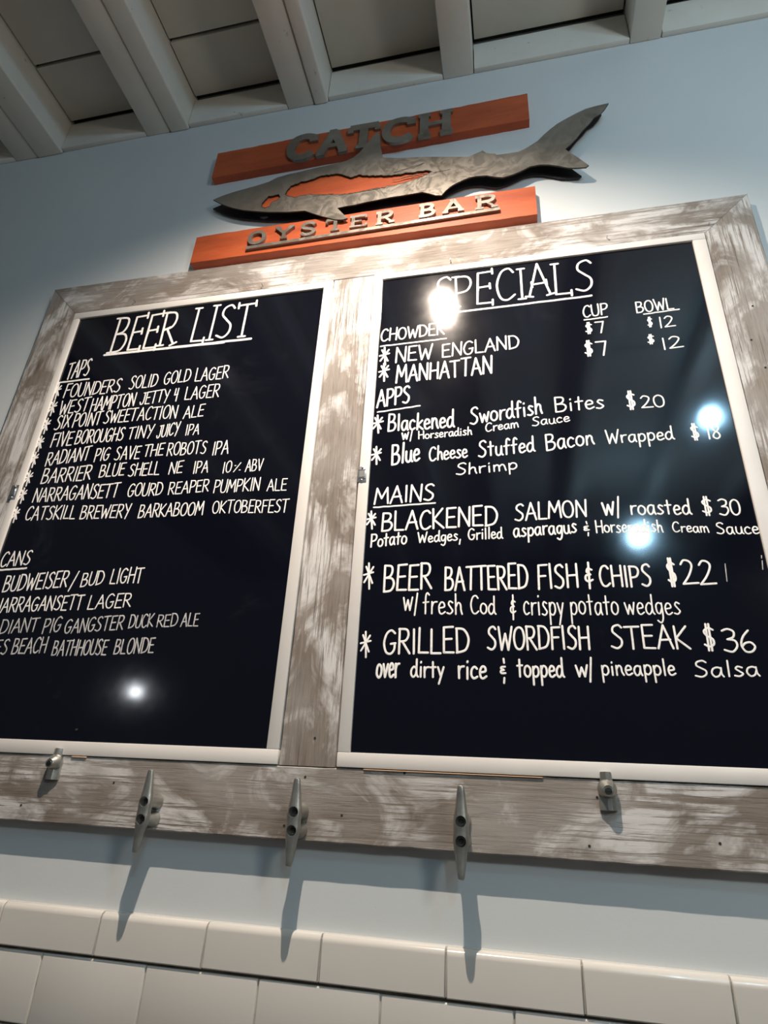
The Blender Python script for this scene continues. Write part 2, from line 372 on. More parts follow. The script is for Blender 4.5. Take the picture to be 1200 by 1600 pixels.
# ------------------------------------------------------------------ hand lettering: a stroke alphabet
G = {  # advance | strokes ('~' = curved); cap height 10
'A': '6|0,0 3,10 6,0|1,3.6 5.2,3.8', 'B': '5.4|0.3,0 .3,10|~.3,10 3.6,9.6 4.2,7.6 3,5.7 .4,5.2|~.4,5.2 4,4.9 5.2,2.8 3.8,.4 .3,0',
'C': '5.2|~5,8.6 3.6,10 1.4,9 .1,5 1,1 3,0 5.2,1.4', 'D': '5.8|.4,0 .4,10|~.2,10 3.8,9.4 5.8,5.6 4.4,1.2 .2,0',
'E': '4.8|4.7,10 .4,9.9 .3,.1 4.8,0|.4,5.2 4,5.3', 'F': '4.8|.4,0 .5,9.9 4.9,10|.4,5.3 4,5.4',
'G': '5.8|~5.2,8.7 3.4,10 1.2,8.6 .1,4.6 1.2,.8 3.4,0 5,1.6 5.3,4.2|5.6,4.4 3.4,4.2', 'H': '5.6|.3,0 .3,10|5.3,0 5.3,10|.3,5 5.3,5.2',
'I': '1.6|.8,0 .8,10', 'J': '4.4|2,10 4.6,10|~3.6,10 3.7,3 2.6,.2 .8,.3 .1,2', 'K': '5.4|.3,0 .3,10|5,10 .5,4.6 5.4,0',
'L': '4.6|.4,10 .3,.1 4.6,0', 'M': '7|0,0 .8,10 3.5,3.4 6.2,10 7,0', 'N': '5.8|.2,0 .4,10 5.3,0 5.6,10',
'O': '6|~3,10 .9,8.6 .1,5 1,1.2 3,0 5,1.3 5.9,5 5,8.8 3,10', 'P': '5|.4,0 .4,10|~.2,9.9 3.8,9.6 4.9,7.4 3.6,5 .5,4.4',
'R': '5.4|.4,0 .4,10|~.2,9.9 3.8,9.6 4.7,7.4 3.4,5.2 .5,4.8|1.8,4.9 5.4,0', 'S': '5|~4.7,8.9 3.4,10 1.3,9.2 .9,7.2 2.5,5.5 4.3,3.7 4.2,1.4 2.4,0 .1,.8',
'T': '5.6|-.2,9.9 5.8,10.1|2.8,10 2.7,0', 'U': '5.4|~.2,10 .2,4 .9,.8 2.6,0 4.4,.8 5.2,4 5.2,10', 'V': '5.4|0,10 2.7,0 5.4,10',
'W': '7.6|0,10 1.8,0 3.8,7 5.6,0 7.6,10', 'X': '5.2|0,10 5.2,0|5,10 0,0', 'Y': '5.2|0,10 2.7,5|5.3,10 2,-1.2', 'Z': '5|0,10 5,10 0,0 5,0',
'0': '5|~2.5,10 .6,8.4 .1,5 .8,1.4 2.5,0 4.4,1.4 5,5 4.4,8.6 2.5,10', '1': '1.6|.8,0 .8,10', '2': '5|~.3,8.2 1.6,9.9 3.6,9.4 4.2,7.4 2.6,3.6 .1,.2|.1,.2 5.6,.6',
'3': '5|~.3,9.2 2.4,10 4.4,8.8 4,6.4 1.8,5.4|~1.8,5.4 4.4,4.8 4.9,2.4 3,0 .2,.8', '4': '5|.4,10 .3,5 4.6,5.3|4,10 4,0', '6': '5|~3.4,10 1.2,7 .2,3.2 1.4,.2 3.6,.2 4.9,2.4 3.6,4.4 1.6,4 .4,2.4',
'7': '4.6|0,9.8 4.6,10 3,0', '8': '4.8|~4.4,8.8 2.6,10 .6,8.6 1.4,6.4 3.8,4.2 4.4,1.8 2.6,0 .5,1.4 1.2,4 3.6,6.4 4.4,8.8',
'$': '4.8|~4.6,8.2 2.6,9 .5,7.6 1.6,5.6 4,4.2 4.2,2 2.2,.9 .1,1.8|1.7,10.8 1.6,-.8|3,10.8 3,-.8', '&': '4|~3.8,7.2 2,7.8 1.4,6.2 3,5 1,4.6 .6,2.8 2,1.8 4,2.6|2.4,10.6 2.3,-1.4',
'+': '2.4|2,10.5 2.2,8.2|~2.6,6 .9,5.8 .8,4.8 2,4.2 .6,3.6 .9,2.4 2.8,2.4|2.2,-.2 2,-3', '*': '6|3,10 3.2,-3|.2,6.2 6,3.6|.3,2.4 5.6,7.8|.8,.4 4.8,8.8',
'/': '2|1.6,11 0,-2', '!': '1.4|1.2,10.6 .5,-1.6', '%': '4.4|4,9 .3,-.5|.5,6.4 1.1,6.4|3.8,1 4.4,1', ',': '1.4|1,.8 .3,-3.6',
'a': '4.4|~3.7,5.2 2.4,5.9 .7,5 .1,2.4 1.2,.1 2.8,.8 3.7,3.4|~3.8,5.6 3.8,2 4.5,.1', 'b': '4|.4,10 .3,0|~.3,3.6 1.8,5.6 3.6,4.8 3.9,2 2.2,0 .3,.8',
'c': '3.6|~3.4,4.8 2,5.8 .4,4.4 .2,1.6 1.6,0 3.6,.8', 'd': '4.4|~3.6,4.8 2,5.8 .3,4 .2,1.4 1.6,0 3.2,1.4 3.8,4|~3.9,10 3.8,2 4.8,.1',
'e': '3.8|~.4,2.9 3.3,3.5 3,5.4 1.4,5.7 .2,3.6 .6,.8 2,0 3.9,1', 'f': '3.4|~3.6,9 2.4,10 1.5,8 1.4,0|0,5.3 3.2,5.6', 'g': '4|~3.6,5 2,5.8 .4,4.4 .6,1.2 2.2,.5 3.5,3|~3.7,5.6 3.6,-1.4 2.2,-4 .3,-3',
'h': '4|.4,10 .4,0|~.4,3.4 1.8,5.6 3.2,4.8 3.5,2 4.1,0', 'i': '1.6|.8,5.4 .8,0|.8,7.9 .9,8.3', 'l': '1.6|.8,10 .8,0', 'm': '6.2|.3,5.6 .3,0|~.3,3.6 1.4,5.6 2.7,4.8 2.9,0|~2.9,3.6 4.2,5.6 5.4,4.8 6.2,0',
'n': '4.2|.4,5.6 .4,0|~.4,3.4 1.8,5.6 3.2,4.8 3.5,2 4.4,0', 'o': '4.2|~2.1,5.8 .4,4.6 .2,1.6 2,0 3.8,1.2 4,4.2 2.1,5.8', 'p': '4.2|.4,5.6 .5,-4|~.4,3.6 1.8,5.7 3.7,4.9 4,2 2.4,.2 .4,1',
'r': '3.2|.4,5.6 .5,0|~.4,3 1.4,5.2 3.4,5.6', 's': '3.4|~3.2,5.2 1.6,5.9 .8,4.6 2,3 3.2,1.4 1.8,0 0,.4', 't': '3.4|1.6,9 1.6,.1|0,5.8 3.4,6', 'u': '4.2|~.3,5.6 .3,1.6 1.6,0 3.2,1 3.7,5.6|~3.7,4 3.8,1 4.6,0',
'v': '3.8|0,5.6 1.8,0 3.8,5.6', 'w': '5.6|0,5.6 1.4,0 2.8,4.6 4.2,0 5.6,5.8', 'k': '4|.4,10 .4,0|3.6,5.4 .6,2.6 4.2,0', 'y': '3.8|0,5.6 1.9,.6|3.8,5.6 .9,-4',
}
def catmull(p, n=6):
    out = []
    q = [p[0]] + p + [p[-1]]
    if (p[0] - p[-1]).length < 1e-6: q = [p[-2]] + p + [p[1]]
    for i in range(1, len(q) - 2):
        a, b, c, e = q[i - 1:i + 3]
        for k in range(n):
            t = k / n
            out.append(.5 * ((2 * b) + (c - a) * t + (2 * a - 5 * b + 4 * c - e) * t * t + (3 * b - a - 3 * c + e) * t ** 3))
    out.append(p[-1]); return out
GLY = {}
for ch, s in G.items():
    a, *st = s.split('|'); L = []
    for q in st:
        sm = q.startswith('~'); pts = [Vector(tuple(map(float, w.split(',')))) for w in q.lstrip('~').split()]
        L.append((sm, catmull(pts) if sm else pts))
    GLY[ch] = (float(a), L)
def ribbon(bm, pts, w, y0, rise):
    """raised rounded stroke; pts = (x, z) vectors, w half width"""
    P = [pts[0]]
    for p in pts[1:]:
        if (p - P[-1]).length > 1e-5: P.append(p)
    if len(P) < 2: P.append(P[0] + Vector((w * .3, 0)))
    t0 = (P[1] - P[0]).normalized(); t1 = (P[-1] - P[-2]).normalized()
    S = [(P[0] - t0 * w, .3, t0), (P[0] - t0 * w * .5, .86, t0)]
    for i, p in enumerate(P):
        a = P[max(i - 1, 0)]; b = P[min(i + 1, len(P) - 1)]; t = (b - a).normalized()
        k = 1.
        if 0 < i < len(P) - 1:
            c = (P[i] - a).normalized().dot(t); k = 1 / max(c, .75)
        S.append((p, k, t))
    S += [(P[-1] + t1 * w * .5, .86, t1), (P[-1] + t1 * w, .3, t1)]
    prev = None
    for p, k, t in S:
        n = Vector((-t.y, t.x)) * w * k
        row = [bm.verts.new((p.x + n.x, y0, p.y + n.y)), bm.verts.new((p.x, y0 - rise, p.y)), bm.verts.new((p.x - n.x, y0, p.y - n.y))]
        if prev:
            bm.faces.new((prev[0], prev[1], row[1], row[0])); bm.faces.new((prev[1], prev[2], row[2], row[1]))
        prev = row
def word(bm, text, x0, y0, x1, y1, h, Y, wpx=1.75, serif=False, slant=0., rg=random):
    """handwrite text from baseline pixel (x0,y0) to (x1,y1), h = capital height in pixels at the middle"""
    A, B = up(x0 + 1, y0, Y), up(x1 - 1.2, y1, Y)
    mx, my = (x0 + x1) / 2, (y0 + y1) / 2
    C0, C1 = up(mx, my, Y), up(mx, my - h, Y)
    H = C1.z - C0.z
    px = (up(mx + 1, my, Y) - C0).length                      # one pixel on the board
    gap = .18 if text.islower() or text[1:].islower() else .17
    adv = []; tot = 0
    for c in text:
        a = GLY[c][0]; adv.append((tot, a)); tot += a + 10 * gap * .75
    tot -= 10 * gap * .75
    sx = (B.x - A.x) / tot; sz = H / 10
    for c, (o, a) in zip(text, adv):
        dz = rg.uniform(-.25, .25); rt = rg.uniform(-.03, .03); hs = rg.uniform(.96, 1.05)
        for sm, pts in GLY[c][1]:
            Q = []
            for p in pts:
                gx = o + p.x + rt * p.y + slant * p.y * sz / sx / 1.; gz = p.y * hs + dz
                tt = gx / tot
                Q.append(Vector((A.x + gx * sx, A.z + (B.z - A.z) * tt + gz * sz)))
            for R_ in ([Q] if sm else [Q[i:i + 2] for i in range(len(Q) - 1)]): ribbon(bm, R_, wpx * px, Y, .0004)
            if serif and not sm:
                for e, n in ((Q[0], Q[1]), (Q[-1], Q[-2])):
                    t = (n - e).normalized(); q = Vector((-t.y, t.x)) * H * .085
                    ribbon(bm, [e - q, e + q], wpx * px, Y, .0004)
def line(bm, x0, y0, x1, y1, Y, wpx=1.6):
    A, B = up(x0, y0, Y), up(x1, y1, Y); px = (up(x0 + 1, y0, Y) - A).length
    n = 12; rg = random.Random(int(x0 * 7 + y1))
    P = [Vector((A.x + (B.x - A.x) * i / n, A.z + (B.z - A.z) * i / n + rg.uniform(-.0004, .0004))) for i in range(n + 1)]
    ribbon(bm, P, wpx * px, Y, .0004)
def star(bm, cx, cy, sx, sy, Y, wpx=1.5, rg=random):
    A = up(cx, cy, Y); px = (up(cx + 1, cy, Y) - A).length; pz = (up(cx, cy - 1, Y) - A).z
    for a, b, c, e in ((-.05, .5, .1, -.55), (-.5, .02, .5, .12), (-.42, -.28, .40, .34), (-.3, .36, .38, -.32)):
        P = [Vector((A.x + a * sx * px, A.z + b * sy * pz)), Vector((A.x + (c + rg.uniform(-.05, .05)) * sx * px, A.z + e * sy * pz))]
        ribbon(bm, P, wpx * px, Y, .0004)

# ------------------------------------------------------------------ the two black boards
RY, BY = .845, .8490
def chalkboard(x0, x1, z0, z1, bx0, bx1, bz0, bz1, label):
    t = root('chalkboard', (0, 0, 0), label, 'chalkboard', 'black menu boards in the wooden frame')
    box('writing_panel', M['black'], t, bx0 - .003, bx1 + .003, BY, BY + .006, bz0 - .003, bz1 + .003)
    b = .0011
    box('rail', M['rail'], t, x0, x1, RY, WALL - .0005, bz1, z1, b)
    box('rail', M['rail'], t, x0, x1, RY, WALL - .0005, z0, bz0, b)
    box('rail', M['rail'], t, x0, bx0, RY + .0001, WALL - .0005, bz0 + .0001, bz1 - .0001, b)
    box('rail', M['rail'], t, bx1, x1, RY + .0001, WALL - .0005, bz0 + .0001, bz1 - .0001, b)
    return t
left = chalkboard(-.9150, -.3288, EYE + .0385, EYE + .9270, -.9000, -.3474, EYE + .0578, EYE + .9105,
                  'left glossy black board headed BEER LIST with taps and cans in white lettering')
right = chalkboard(-.2455, .3478, EYE + .0388, EYE + .9275, -.2280, .3262, EYE + .0575, EYE + .9130,
                   'right glossy black board headed SPECIALS with prices for chowder, apps and mains')
def latch(parent, u, v, w, h):
    c = up(u, v, RY)
    l = bpy.data.objects.new('latch', None)
    bm = box_bm(c.x - w / 2, c.x + w / 2, RY - .0012, RY + .0001, c.z - h / 2, c.z + h / 2, .0004)
    for q in (-1, 1): box_bm(c.x - w * .42, c.x + w * .42, RY - .0018, RY - .0010, c.z + q * h * .27 - .0004, c.z + q * h * .27 + .0004, .0002, 1, bm)
    box_bm(c.x + w * .18, c.x + w * .30, RY - .0034, RY - .0010, c.z - h * .28, c.z + h * .28, .0004, 1, bm)
    box_bm(c.x - w * .30, c.x + w * .2, RY - .0022, RY - .0010, c.z - h * .22, c.z + h * .22, .0004, 1, bm)
    o = link('latch', mesh_of(bm, 'latch', 40), M['latch'], parent)
    for s in (-1, 1):
        link('screw', mesh_of(tube_bm([(c.x, RY - .0010, c.z + s * h * .40), (c.x, RY - .0024, c.z + s * h * .40), (c.x, RY - .0030, c.z + s * h * .40)], [.0020, .0018, .0009], 12), 'screw', 50), M['latch'], o)
    o['label'] = 'small zinc latch plate on the white rail'
latch(right, 566, 741, .0155, .0290)
latch(left, 22, 769, .0155, .0290)

LEFT = [  # words: text, x0, y0, x1, y1, capital height (pixels of the photograph)
 ('title', [('BEER', 170, 551, 271, 538, 50), ('LIST', 296, 533, 392, 523, 50)], [(163, 555, 392, 529), (175, 553, 350, 535)], None),
 ('heading', [('TAPS', 101, 593, 138, 586, 25)], [(91, 598, 139, 592)], None),
 ('', [('FOUNDERS', 97, 622, 187, 612, 20), ('SOLID', 200, 608, 245, 603, 19), ('GOLD', 254, 601, 297, 595, 18), ('LAGER', 303, 596, 357, 590, 19)], [], (89, 611)),
 ('', [('WEST', 90, 648, 137, 642, 20), ('HAMPTON', 139, 643, 210, 634, 20), ('JETTY', 217, 632, 263, 627, 18), ('4', 269, 627, 277, 626, 19), ('LAGER', 287, 625, 342, 620, 19)], [], (82, 637)),
 ('', [('SIX', 83, 672, 108, 667, 20), ('POINT', 111, 668, 157, 663, 20), ('SWEET', 160, 662, 212, 657, 19), ('ACTION', 213, 657, 276, 653, 19), ('ALE', 285, 654, 318, 650, 18)], [], (72, 665)),
 ('', [('FIVE', 77, 699, 112, 695, 21), ('BOROUGHS', 115, 694, 192, 688, 20), ('TINY', 197, 687, 238, 682, 18), ('JUICY', 243, 685, 279, 678, 18), ('IPA', 288, 680, 311, 678, 16)], [], (62, 693)),
 ('', [('RADIANT', 69, 728, 139, 718, 20), ('PIG', 145, 722, 170, 718, 19), ('SAVE', 177, 719, 218, 716, 19), ('THE', 222, 714, 255, 711, 18), ('ROBOTS', 259, 712, 322, 708, 19), ('IPA', 330, 711, 357, 708, 20)], [], (53, 718)),
 ('', [('BARRIER', 62, 756, 141, 749, 22), ('BLUE', 153, 746, 194, 742, 19), ('SHELL', 199, 744, 249, 741, 19), ('NE', 262, 741, 285, 738, 18), ('IPA', 300, 740, 325, 738, 18), ('10', 346, 739, 361, 738, 17), ('%', 363, 737, 376, 736, 14), ('ABV', 382, 737, 410, 735, 17)], [], (44, 747)),
 ('', [('NARRAGANSETT', 49, 785, 184, 776, 21), ('GOURD', 197, 776, 253, 773, 19), ('REAPER', 261, 773, 326, 767, 18), ('PUMPKIN', 332, 770, 406, 766, 19), ('ALE', 416, 767, 448, 766, 18)], [], (35, 774)),
 ('', [('CATSKILL', 37, 813, 117, 810, 20), ('BREWERY', 123, 811, 202, 808, 20), ('BARKABOOM', 214, 809, 317, 804, 20), ('OKTOBERFEST', 330, 802, 450, 800, 19)], [], (24, 804)),
 ('heading', [('CANS', -2, 886, 46, 882, 22)], [(-4, 891, 41, 888)], None),
 ('', [('BUDWEISER', 2, 925, 104, 917, 24), ('/', 107, 919, 119, 918, 22), ('BUD', 124, 917, 161, 912, 21), ('LIGHT', 170, 912, 222, 910, 23)], [], (-9, 913)),
 ('', [('NARRAGANSETT', -12, 957, 128, 952, 22), ('LAGER', 135, 952, 204, 948, 21)], [], None),
 ('faint', [('RADIANT', -30, 993, 58, 986, 21), ('PIG', 64, 990, 94, 986, 22), ('GANGSTER', 98, 990, 192, 983, 22), ('DUCK', 199, 982, 239, 979, 20), ('RED', 243, 980, 277, 978, 19), ('ALE', 281, 979, 310, 978, 20)], [], None),
 ('faint', [('JONES', -44, 1024, 10, 1022, 22), ('BEACH', 16, 1022, 71, 1020, 23), ('BATHHOUSE', 79, 1024, 166, 1023, 23), ('BLONDE', 176, 1022, 240, 1020, 23)], [], None),
]
RIGHT = [
 ('title', [('SPECIALS', 678, 483, 930, 452, 48)], [(687, 491, 924, 462)], None),
 ('heading', [('CHOWDER', 594, 533, 695, 522, 18)], [(595, 541, 697, 529)], None),
 ('', [('NEW', 617, 566, 676, 560, 22), ('ENGLAND', 690, 558, 812, 543, 20)], [], (601, 556)),
 ('', [('MANHATTAN', 618, 598, 770, 583, 26)], [], (600, 581)),
 ('small heading', [('CUP', 911, 496, 951, 490, 17)], [(913, 500, 949, 495)], None),
 ('small heading', [('BOWL', 994, 489, 1054, 482, 17)], [(1006, 491, 1061, 483)], None),
 ('price', [('$', 915, 521, 927, 520, 15), ('7', 930, 521, 945, 520, 17)], [], None),
 ('price', [('$', 914, 555, 928, 554, 20), ('7', 932, 556, 950, 555, 22)], [], None),
 ('price', [('$', 1012, 510, 1021, 509, 13), ('12', 1030, 512, 1055, 510, 16)], [], None),
 ('price', [('$', 1012, 537, 1024, 536, 13), ('12', 1035, 546, 1067, 543, 18)], [], None),
 ('heading', [('APPS', 588, 637, 641, 628, 26)], [(590, 644, 656, 634)], None),
 ('', [('Blackened', 605, 674, 710, 667, 26), ('Swordfish', 734, 663, 848, 646, 25), ('Bites', 867, 644, 945, 637, 22), ('$', 980, 638, 995, 637, 24), ('20', 1002, 637, 1040, 636, 19)], [], (590, 662)),
 ('', [('w', 627, 687, 639, 686, 18), ('/', 640, 687, 645, 686, 12), ('Horseradish', 653, 686, 738, 679, 12), ('Cream', 758, 675, 811, 667, 13), ('Sauce', 831, 666, 891, 658, 13)], [], None),
 ('', [('Blue', 611, 726, 656, 720, 30), ('Cheese', 670, 720, 731, 714, 21), ('Stuffed', 747, 714, 836, 705, 24), ('Bacon', 853, 704, 929, 693, 25), ('Wrapped', 947, 693, 1054, 686, 20), ('$', 1081, 686, 1095, 686, 22), ('18', 1106, 686, 1128, 685, 21)], [], (588, 711)),
 ('', [('Shrimp', 712, 742, 809, 733, 17)], [], None),
 ('heading', [('MAINS', 584, 788, 679, 781, 25)], [(584, 793, 680, 786)], None),
 ('', [('BLACKENED', 595, 830, 778, 820, 29), ('SALMON', 804, 814, 918, 806, 26), ('w', 942, 805, 962, 804, 32), ('/', 964, 804, 972, 803, 24), ('roasted', 985, 804, 1081, 803, 24), ('$', 1098, 803, 1115, 803, 25), ('30', 1124, 805, 1159, 804, 24)], [], (580, 812)),
 ('', [('Potato', 578, 855, 636, 849, 20), ('Wedges,', 652, 848, 721, 844, 16), ('Grilled', 731, 843, 786, 841, 17), ('asparagus', 802, 839, 902, 832, 22), ('+', 911, 833, 921, 832, 16), ('Horseradish', 931, 832, 1037, 831, 19), ('Cream', 1051, 831, 1109, 832, 15), ('Sauce', 1120, 834, 1188, 834, 18)], [], None),
 ('', [('BEER', 598, 924, 675, 920, 40), ('BATTERED', 694, 922, 826, 920, 37), ('FISH', 840, 920, 905, 918, 37), ('&', 913, 914, 928, 914, 34), ('CHIPS', 938, 916, 1020, 916, 33), ('$', 1045, 914, 1060, 914, 38), ('22', 1067, 913, 1118, 913, 37)], [], (576, 899)),
 ('thin', [('w', 629, 954, 645, 954, 34), ('/', 647, 956, 653, 956, 26), ('fresh', 660, 959, 723, 959, 32), ('Cod', 735, 959, 775, 960, 28), ('&', 796, 963, 807, 963, 32), ('crispy', 818, 961, 882, 962, 34), ('potato', 891, 960, 968, 960, 33), ('wedges', 977, 959, 1065, 960, 30)], [], None),
 ('', [('GRILLED', 598, 1022, 734, 1019, 38), ('SWORDFISH', 761, 1015, 923, 1014, 35), ('STEAK', 955, 1013, 1080, 1014, 35), ('$', 1101, 1013, 1120, 1013, 36), ('36', 1131, 1018, 1183, 1018, 34)], [], (571, 1006)),
 ('', [('over', 587, 1058, 624, 1058, 36), ('dirty', 641, 1058, 694, 1058, 27), ('rice', 715, 1060, 761, 1060, 32), ('+', 780, 1059, 790, 1059, 27), ('topped', 808, 1058, 882, 1058, 29), ('w', 900, 1057, 920, 1057, 30), ('/', 921, 1059, 928, 1059, 28), ('pineapple', 940, 1055, 1057, 1055, 25), ('Salsa', 1086, 1058, 1188, 1056, 25)], [], None),
]
def letter_board(parent, rows, seed):
    rg = random.Random(seed)
    for kind, words, lines_, st in rows:
        m = M['chalk_faint'] if kind == 'faint' else M['chalk']
        for a in words:
            h = a[5]; w = min(1.75, .62 + h * .036) if parent is right else min(1.05, .42 + h * .026)
            if kind == 'title': w = 1.75 if parent is right else 1.6
            if kind == 'thin': w = 1.3
            if parent is right and a[0].islower() and a[0] not in ('w',): w = max(w, 1.45) if kind != 'thin' else 1.3
            bm = bmesh.new()
            word(bm, a[0], *a[1:], BY, w, serif=(kind == 'title'), rg=rg)
            link('word', mesh_of(bm, 'word', 60), m, parent)
        for l in lines_:
            bm = bmesh.new(); line(bm, *l, BY, 1.7 if kind == 'title' else 1.25); link('underline', mesh_of(bm, 'underline', 60), m, parent)
        if st:
            bm = bmesh.new(); star(bm, st[0], st[1], 10 if parent is left else 15, 22 if parent is left else 26 if st[1] < 850 else 38, BY, 1.05 if parent is left else 1.45, rg)
            link('asterisk', mesh_of(bm, 'asterisk', 60), m, parent)
letter_board(left, LEFT, 11); letter_board(right, RIGHT, 12)
# loose marks the photograph shows beside the last prices
for a in ((1190, 868, 1190, 872), (1191, 876, 1192, 890), (1133, 881, 1136, 908)):
    bm = bmesh.new(); line(bm, *a, BY, .8); link('pen_mark', mesh_of(bm, 'pen_mark', 60), M['chalk_faint'], right)

# ------------------------------------------------------------------ orange sign planks and their steel letters
def plank(u, v_top, name_label, zl0, zl1, zr0, zr1, x0, x1, y0, seed):
    t = root('sign_plank', (0, 0, 0), name_label, 'sign', 'orange planks of the sign')
    bm = bmesh.new(); n = 40; rg = random.Random(seed); rings = []
    for i in range(n + 1):
        s = i / n; x = x0 + (x1 - x0) * s; a = zl0 + (zr0 - zl0) * s; b = zl1 + (zr1 - zl1) * s
        j = [rg.uniform(-.0005, .0005) for _ in range(2)]
        if rg.random() < .12: j[1] -= .0012
        prof = [(a + .001 + j[0], y0), (a + j[0], y0 + .0012), (a + j[0], WALL), (b + j[1], WALL), (b + j[1], y0 + .0012), (b - .001 + j[1], y0)]
        rings.append([bm.verts.new((x, y, z)) for z, y in prof])
    for a, b in zip(rings, rings[1:]):
        for k in range(6): bm.faces.new((a[k], a[(k + 1) % 6], b[(k + 1) % 6], b[k]))
    bm.faces.new(rings[0]); bm.faces.new(list(reversed(rings[-1])))
    link('plank', mesh_of(bm, 'plank', 35), M['orange'], t)
    return t
PY = .847
top_sign = plank(0, 0, 'upper dark orange sign plank above the metal fish, with dull steel letters', EYE + 1.312, EYE + 1.402, EYE + 1.327, EYE + 1.417, -.664, .0695, PY, 21)
low_sign = plank(0, 0, 'lower bright orange sign plank reading OYSTER BAR in raised steel letters', EYE + 1.034, EYE + 1.1155, EYE + 1.034, EYE + 1.1155, -.663, .0697, PY, 22)
S = {  # slab letters: stroked thick; box width 8, height 10
'C': '~7.4,8.2 5,9.2 2,8.4 .9,5 2,1.6 5,.8 7.4,2|7.3,9.2 7.3,6.6', 'A': '4.4,9.4 1.2,.8|4.4,9.4 7.2,.8|2.2,3.4 6.2,3.4|.2,.7 2.4,.7|6,.7 8.2,.7|3,9.4 5,9.4',
'T': '.4,9.2 7.8,9.2|4.1,9.2 4.1,.8|2.4,.7 5.8,.7|.6,9.2 .6,7|7.6,9.2 7.6,7', 'H': '1.6,9.2 1.6,.8|6.6,9.2 6.6,.8|1.6,5 6.6,5|.3,9.3 3,9.3|5.2,9.3 8,9.3|.3,.7 3,.7|5.2,.7 8,.7',
'O': '~4,9.2 1.6,8 .8,5 1.6,2 4,.8 6.4,2 7.2,5 6.4,8 4,9.2', 'Y': '.9,9.3 4,4.6 4,.8|7.2,9.3 4,4.6|0,9.3 2.2,9.3|6,9.3 8,9.3|2.6,.7 5.4,.7',
'S': '~6.9,7.6 5.6,9.2 3,9.2 1.2,7.6 2.2,5.8 5.4,4.6 6.9,2.8 5.4,.9 2.6,.8 .9,2.2', 'E': '1.8,9.2 1.8,.8|.4,9.2 7.2,9.2|.4,.8 7.4,.8|1.8,5 5.4,5|7.1,9.2 7.1,7.4|7.3,.8 7.3,2.6',
'R': '1.8,9.2 1.8,.8|~.4,9.2 4.8,9.2 6.6,7.8 5.6,5.4 1.8,4.9|4,5 6.8,.8|.4,.7 3.2,.7|5.8,.7 8,.7', 'B': '1.8,9.2 1.8,.8|~.4,9.2 4.6,9.2 6.4,7.4 4.8,5.2 1.8,5|~1.8,5 5.4,4.8 7,2.8 5.4,.8 .4,.8'}
def slab_letter(parent, ch, q, Y, T, wt):
    """q = pixel corners bottom-left, bottom-right, height"""
    (x0, y0), (x1, y1), h = q
    A, B = up(x0, y0, Y), up(x1, y1, Y); mx, my = (x0 + x1) / 2, (y0 + y1) / 2
    H = (up(mx, my - h, Y) - up(mx, my, Y)).z; W = B.x - A.x; bm = bmesh.new(); k = 0
    for s in S[ch].split('|'):
        sm = s.startswith('~'); pts = [Vector(tuple(map(float, w.split(',')))) for w in s.lstrip('~').split()]
        if sm: pts = catmull(pts, 5)
        Q = [Vector((A.x + p.x / 8 * W, A.z + (B.z - A.z) * p.x / 8 + p.y / 10 * H)) for p in pts]
        k += 1; hw = wt * H * (1.2 if sm or k <= 2 else .8)
        # extruded bar of half-width hw
        yy = Y + k * .00004
        L = []; R_ = []
        for i, p in enumerate(Q):
            a = Q[max(i - 1, 0)]; b = Q[min(i + 1, len(Q) - 1)]
            if sm and (Q[0] - Q[-1]).length < 1e-6 and i in (0, len(Q) - 1): a, b = Q[-2], Q[1]
            t = (b - a).normalized(); n = Vector((-t.y, t.x)) * hw; L.append(p + n); R_.append(p - n)
        vs = [[bm.verts.new((p.x, y, p.y)) for p in (L[i], R_[i])] + [] for i in range(len(Q)) for y in (yy,)]
        vb = [[bm.verts.new((p.x, Y + T, p.y)) for p in (L[i], R_[i])] for i in range(len(Q))]
        for i in range(len(Q) - 1):
            bm.faces.new((vs[i][0], vs[i + 1][0], vs[i + 1][1], vs[i][1]))
            bm.faces.new((vs[i][0], vb[i][0], vb[i + 1][0], vs[i + 1][0]))
            bm.faces.new((vs[i][1], vs[i + 1][1], vb[i + 1][1], vb[i][1]))
        bm.faces.new((vs[0][0], vs[0][1], vb[0][1], vb[0][0])); bm.faces.new((vs[-1][0], vb[-1][0], vb[-1][1], vs[-1][1]))
    return link('letter', mesh_of(bm, 'letter'), M['steel'], parent)
LY = PY - .0065
for ch, a, b, h in [('O', (385, 383), (413, 379), 20), ('Y', (427, 374), (457, 370), 19), ('S', (467, 369), (493, 365), 20), ('T', (506, 363), (538, 357), 19),
                    ('E', (544, 356), (574, 352), 18), ('R', (585, 352), (616, 346), 20), ('B', (653, 340), (681, 335), 20), ('A', (690, 334), (724, 328), 20), ('R', (741, 328), (778, 322), 21)]:
    slab_letter(low_sign, ch, (a, b, h), LY, PY - LY + .0005, .085)
A_, B_ = up(384, 387, LY), up(781, 325, LY)
prism('letter_strip', M['steel'], low_sign, [(A_.x, A_.z - .004), (B_.x, B_.z - .004), (B_.x, B_.z + .004), (A_.x, A_.z + .004)], [], LY + .0003, PY + .0004)
for ch, a, b, h in [('C', (446, 252), (490, 244), 36), ('A', (492, 244), (540, 235), 36), ('T', (541, 234), (590, 226), 35), ('C', (596, 225), (646, 216), 35), ('H', (651, 215), (707, 204), 35)]:
    slab_letter(top_sign, ch, (a, b, h), LY, PY - LY + .0005, .10)

